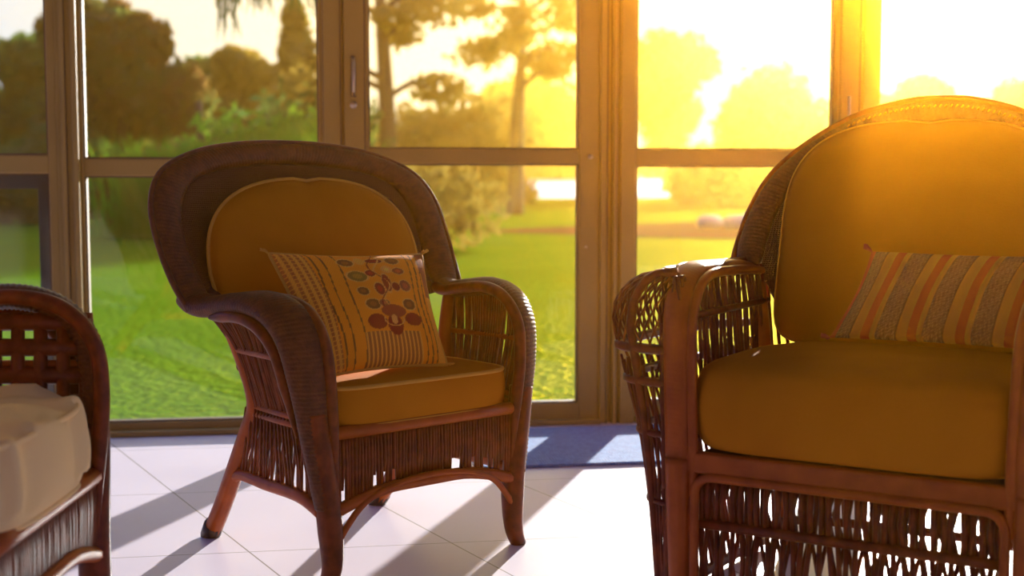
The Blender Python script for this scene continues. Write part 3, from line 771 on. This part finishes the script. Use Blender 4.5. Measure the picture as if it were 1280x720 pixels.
def leaves(mb, c, rx, ry, rz_, n, size, rnd):
    """shell of small leaf sprays around an ellipsoid"""
    for _ in range(n):
        d = Vector((rnd.gauss(0, 1), rnd.gauss(0, 1), rnd.gauss(0, 1))).normalized()
        k = rnd.uniform(.5, 1.2)
        p = Vector(c)+Vector((d.x*rx*k, d.y*ry*k, d.z*rz_*k))
        a = Vector((rnd.gauss(0, 1), rnd.gauss(0, 1), rnd.gauss(0, 1))).normalized(); b = a.orthogonal().normalized()
        s = size*rnd.uniform(.5, 1.4)
        o = len(mb.v)
        mb.v += [tuple(p-a*s), tuple(p+b*s*.55), tuple(p+a*s), tuple(p-b*s*.55)]; mb.f.append((o, o+1, o+2, o+3))

def tree(name, label, x, y, h, cw, leaf, kind='round', trunk_h=None, n=2600, seed=1, size=.22, group=None, cat='tree'):
    rnd = random.Random(seed); t = tag(empty(name, (x, y, GZ)), label, cat, group)
    th = trunk_h if trunk_h is not None else h*.4
    tk = MB(); lean = rnd.uniform(-.3, .3)
    tk.tube(cr_spline([(0, 0, -.2), (lean*.3, 0, th*.5), (lean, 0, th), (lean*1.2, 0, h*.85)], 5), [max(.06, h*.035*(1-.75*i/15)) for i in range(16)], 8)
    cr_ = MB()
    if kind == 'round':
        for k in range(13):
            a = rnd.uniform(0, 6.28); rr = cw*.33*rnd.uniform(.2, 1)
            c = (lean+math.cos(a)*rr*1.2, math.sin(a)*rr, th+(h-th)*rnd.uniform(.18, .80)); q = cw*rnd.uniform(.14, .24)
            tk.tube([(lean*.8, 0, th*.8), tuple((Vector((lean, 0, th))+Vector(c))/2), c], [h*.014, h*.01, h*.004], 6)
            leaves(cr_, c, q, q, min(q, (h-c[2])), n//16, size, rnd)
    elif kind == 'column':
        for k in range(8):
            z = th+(h-th)*(k+.5)/8; q = cw*.5*(1-.75*(k/8))
            leaves(cr_, (lean, 0, z), q, q, (h-th)/9, n//8, size, rnd)
    elif kind == 'bush':
        for k in range(7):
            c = (rnd.uniform(-.5, .5)*cw, rnd.uniform(-.2, .2)*cw, h*rnd.uniform(.25, .65)); q = h*rnd.uniform(.3, .45)
            leaves(cr_, c, q*1.2, q, q, n//7, size, rnd)
    elif kind == 'pine':
        for k in range(16):
            z = th*rnd.uniform(.55, 1)+(h-th)*rnd.uniform(0, .95); a = rnd.uniform(0, 6.28); L = cw*.5*rnd.uniform(.4, 1)
            e_ = Vector((lean+math.cos(a)*L, math.sin(a)*L*.6, z+rnd.uniform(-.2, .5)))
            tk.tube([(lean*z/th if z < th else lean, 0, z-.3), ((e_.x+lean)/2, e_.y/2, z+.15), tuple(e_)], [.10, .07, .03], 5)
            leaves(cr_, e_, L*.38, L*.38, L*.20, n//16, size, rnd)
    elif kind == 'palm':
        for k in range(34):
            a = rnd.uniform(0, 6.28); L = cw*.5*rnd.uniform(.8, 1.1); up = rnd.uniform(-.5, 1.0)
            pts = cr_spline([(lean, 0, th), (lean+math.cos(a)*L*.5, math.sin(a)*L*.5, th+up*L*.55), (lean+math.cos(a)*L, math.sin(a)*L, th+up*L*.35-.25*L)], 9)
            side = Vector((-math.sin(a), math.cos(a), 0))
            for i in range(2, len(pts)-1):
                for sg in (1, -1):
                    tip = pts[i]+side*sg*L*.26*math.sin(math.pi*i/len(pts))+Vector((math.cos(a)*.1*L, math.sin(a)*.1*L, -L*.12))
                    o = len(cr_.v); cr_.v += [tuple(pts[i]), tuple(tip), tuple(pts[i+1])]; cr_.f.append((o, o+1, o+2))
    elif kind == 'reeds':
        for k in range(n):
            px, py = rnd.gauss(0, cw*.25), rnd.gauss(0, cw*.15); hh = h*rnd.uniform(.5, 1); bx, by = rnd.gauss(0, hh*.22), rnd.gauss(0, hh*.2); wdt = size
            o = len(cr_.v); cr_.v += [(px-wdt, py, 0), (px+wdt, py, 0), (px+bx*.4+wdt*.8, py+by*.4, hh*.6), (px+bx*.4-wdt*.8, py+by*.4, hh*.6), (px+bx, py+by, hh)]
            cr_.f += [(o, o+1, o+2, o+3), (o+3, o+2, o+4)]
    if kind not in ('bush', 'reeds'): tk.build('trunk', M['bark'], t)
    cr_.build('crown' if kind not in ('bush', 'reeds') else 'foliage', leaf, t, False)
    return t
def gx(px, D): return (px-640)/1650*D
def gh(py, D): return 1.0+(228-py)*D/1650-GZ
def put(name, label, px, D, ytop, wpx, leaf, kind, **k):
    return tree(name, label, gx(px, D), D, gh(ytop, D), wpx*D/1650, LEAF[leaf], kind, **k)
# left bay
put('oak_tree', 'dark leafy tree beyond the leftmost upper pane', 40, 44, 30, 170, 'leaf_dark', 'round', n=9000, seed=2, size=.30, trunk_h=1.2)
put('palm_tree', 'broad dark crowned palm in the second window from the left', 158, 38, 6, 205, 'leaf_brown', 'round', n=15000, seed=66, size=.26, trunk_h=1.5)
put('oak_tree', 'green tree rising behind the palm beside the left post', 112, 50, 18, 90, 'leaf_dark', 'round', n=4000, seed=4, size=.3, trunk_h=2)
put('oak_tree', 'distant rounded dark tree left of the tall narrow conifer', 262, 56, 62, 90, 'leaf_dark', 'round', n=4000, seed=5, size=.3, trunk_h=1.5)
put('conifer_tree', 'narrow golden conifer just left of the door post', 366, 46, 14, 75, 'leaf_gold', 'column', n=4500, seed=6, size=.22, trunk_h=.6)
put('oak_tree', 'loose green tree between the dark tree and the narrow conifer', 316, 50, 38, 95, 'leaf_gold', 'round', n=6000, seed=7, size=.26, trunk_h=1.4)
put('palm_shrub', 'bright green young palm in the middle of the second window', 262, 30, 100, 80, 'leaf_green', 'palm', seed=8, trunk_h=1.7)
put('palm_shrub', 'low dark green palm below the bright one', 300, 28, 138, 80, 'leaf_green', 'palm', seed=18, trunk_h=1.1)
put('reed_clump', 'bright green tall grasses behind the fan back of the middle armchair', 365, 26, 148, 130, 'leaf_green', 'reeds', n=1100, seed=9, size=.02, cat='plant')
put('reed_clump', 'low bright grasses left of the middle armchair top', 215, 27, 165, 140, 'leaf_green', 'reeds', n=900, seed=10, size=.02, cat='plant')
put('shrub', 'low dark bush line under the trees at the far left', 40, 36, 150, 160, 'leaf_dark', 'bush', n=3500, seed=11, size=.2, cat='bush')
put('shrub', 'brown bush under the round dark tree', 230, 36, 160, 160, 'leaf_brown', 'bush', n=3500, seed=12, size=.2, cat='bush')
put('shrub', 'dark bush beside the door post', 392, 34, 105, 40, 'leaf_dark', 'bush', n=2500, seed=13, size=.18, cat='bush')
put('shrub', 'low green hedge running behind the palm trunks', 150, 62, 165, 330, 'leaf_dark', 'bush', n=4500, seed=31, size=.3, cat='bush')
put('shrub', 'bright green bush right of the young palm', 330, 27, 140, 110, 'leaf_green', 'bush', n=3000, seed=32, size=.13, cat='bush')
put('oak_tree', 'wide tree past the left end of the window wall', -110, 46, 20, 190, 'leaf_dark', 'round', n=5000, seed=61, size=.3, trunk_h=1.5)
put('oak_tree', 'lower tree farthest to the left outside', -300, 50, 50, 220, 'leaf_dark', 'round', n=5000, seed=62, size=.3, trunk_h=1.5)
# door bay
t = put('pine_tree', 'tall pine with a bare straight trunk seen through the upper door pane', 488, 34, -110, 190, 'leaf_gold', 'pine', n=2600, seed=14, size=.16, trunk_h=6.0)
put('pine_tree', 'sparse pine with thin drooping limbs right of the tall pine', 643, 46, -60, 210, 'leaf_gold', 'pine', n=2200, seed=15, size=.18, trunk_h=6.0)
put('shrub', 'golden bushes at the foot of the tall pine', 540, 50, 118, 150, 'leaf_gold', 'bush', n=4500, seed=16, size=.24, cat='bush')
put('oak_tree', 'hazy golden tree at the right side of the door pane', 672, 176, 82, 150, 'leaf_gold', 'round', n=6000, seed=17, size=.8, trunk_h=1.5)
put('shrub', 'hazy bush line beyond the pale clearing', 600, 153, 175, 300, 'leaf_gold', 'bush', n=5000, seed=19, size=.4, cat='bush')
put('shrub', 'small round golden bush dividing the pale clearing in two', 643, 72, 215, 30, 'leaf_gold', 'bush', n=900, seed=33, size=.2, cat='bush')
put('shrub', 'pale flowering shrub in front of the pale clearing', 560, 22, 195, 36, 'leaf_gold', 'bush', n=900, seed=29, size=.09, cat='bush')
# right bay
put('oak_tree', 'tall hazy tree next to the post between door and right window', 832, 108, 18, 120, 'leaf_gold', 'round', n=6500, seed=20, size=.5, trunk_h=3)
put('oak_tree', 'wide hazy tree in the middle of the right window', 950, 100, 78, 190, 'leaf_gold', 'round', n=7000, seed=21, size=.5, trunk_h=2)
put('shrub', 'low hazy bush left of the broad armchair back', 900, 60, 205, 120, 'leaf_gold', 'bush', n=4500, seed=22, size=.3, cat='bush')
put('oak_tree', 'hazy tree seen above the broad armchair back', 1175, 90, 92, 110, 'leaf_gold', 'round', n=5000, seed=23, size=.42, trunk_h=2)
put('oak_tree', 'hazy tree at the right edge above the broad armchair', 1275, 95, 100, 120, 'leaf_gold', 'round', n=5000, seed=24, size=.42, trunk_h=2)
put('oak_tree', 'low hazy tree just right of the rightmost post', 1105, 95, 105, 70, 'leaf_gold', 'round', n=4000, seed=25, size=.42, trunk_h=1.5)
# far tree belt behind everything
for k in range(12):
    D = 205+12*math.sin(k*2.1); px = -90+k*135
    put('oak_tree', 'far tree of the belt along the horizon', px, D, 175-12*math.sin(k*1.7), 150, 'leaf_dark', 'round', n=1800, seed=40+k, size=1.0, trunk_h=1.5, group='trees of the far belt')
# moss hanging from a limb at the top of the second window
ms = MB(); rnd = random.Random(5)
D = 16
for k in range(70):
    px = rnd.choice([283, 290, 300, 325, 332, 365, 372, 395]) + rnd.uniform(-7, 7); L = rnd.uniform(.1, .55)*(1.2 if px < 300 else .7)
    p = Vector((gx(px, D), D+rnd.uniform(-.3, .3), gh(-12, D)+GZ))
    ms.tube([p, p+Vector((rnd.uniform(-.05, .05), 0, -L*.5)), p+Vector((rnd.uniform(-.08, .08), 0, -L))], [.012, .012, .004], 5)
ms.tube([(gx(180, D), D, gh(-60, D)+GZ), (gx(300, D), D, gh(-14, D)+GZ), (gx(420, D), D, gh(-8, D)+GZ), (gx(560, D), D+.3, gh(-50, D)+GZ)], [.07, .05, .04, .03], 8)
mo = ms.build('mossy_branch', LEAF['leaf_dark'], smooth=False); tag(mo, 'overhead limb with strands of moss hanging into the second window', 'branch')

# ------------------------------------------------------------------ warm evening haze over the garden; porch volume added for the sun's glare veil
def haze(name, lo, hi, dens, col, g_, label):
    m = bpy.data.materials.new(name); m.use_nodes = True; t = m.node_tree; t.nodes.clear()
    o = t.nodes.new('ShaderNodeOutputMaterial'); v = t.nodes.new('ShaderNodeVolumeScatter')
    v.inputs['Density'].default_value = dens; v.inputs['Anisotropy'].default_value = g_; v.inputs['Color'].default_value = (*col, 1)
    t.links.new(v.outputs[0], o.inputs['Volume'])
    b = MB().box(lo, hi).build(name, m, smooth=False); tag(b, label, 'haze', kind='stuff')
    return b
haze('porch_glare_haze', (-4.4, -.5, .003), (4.4, 4.75, 2.79), .012, (1, .37, .012), .93, 'warm golden haze in the air of the porch')
haze('garden_haze', (-150, 6.6, GZ+.01), (150, 170, 26), .0016, (1, .58, .07), .88, 'golden evening haze over the lawn and trees')
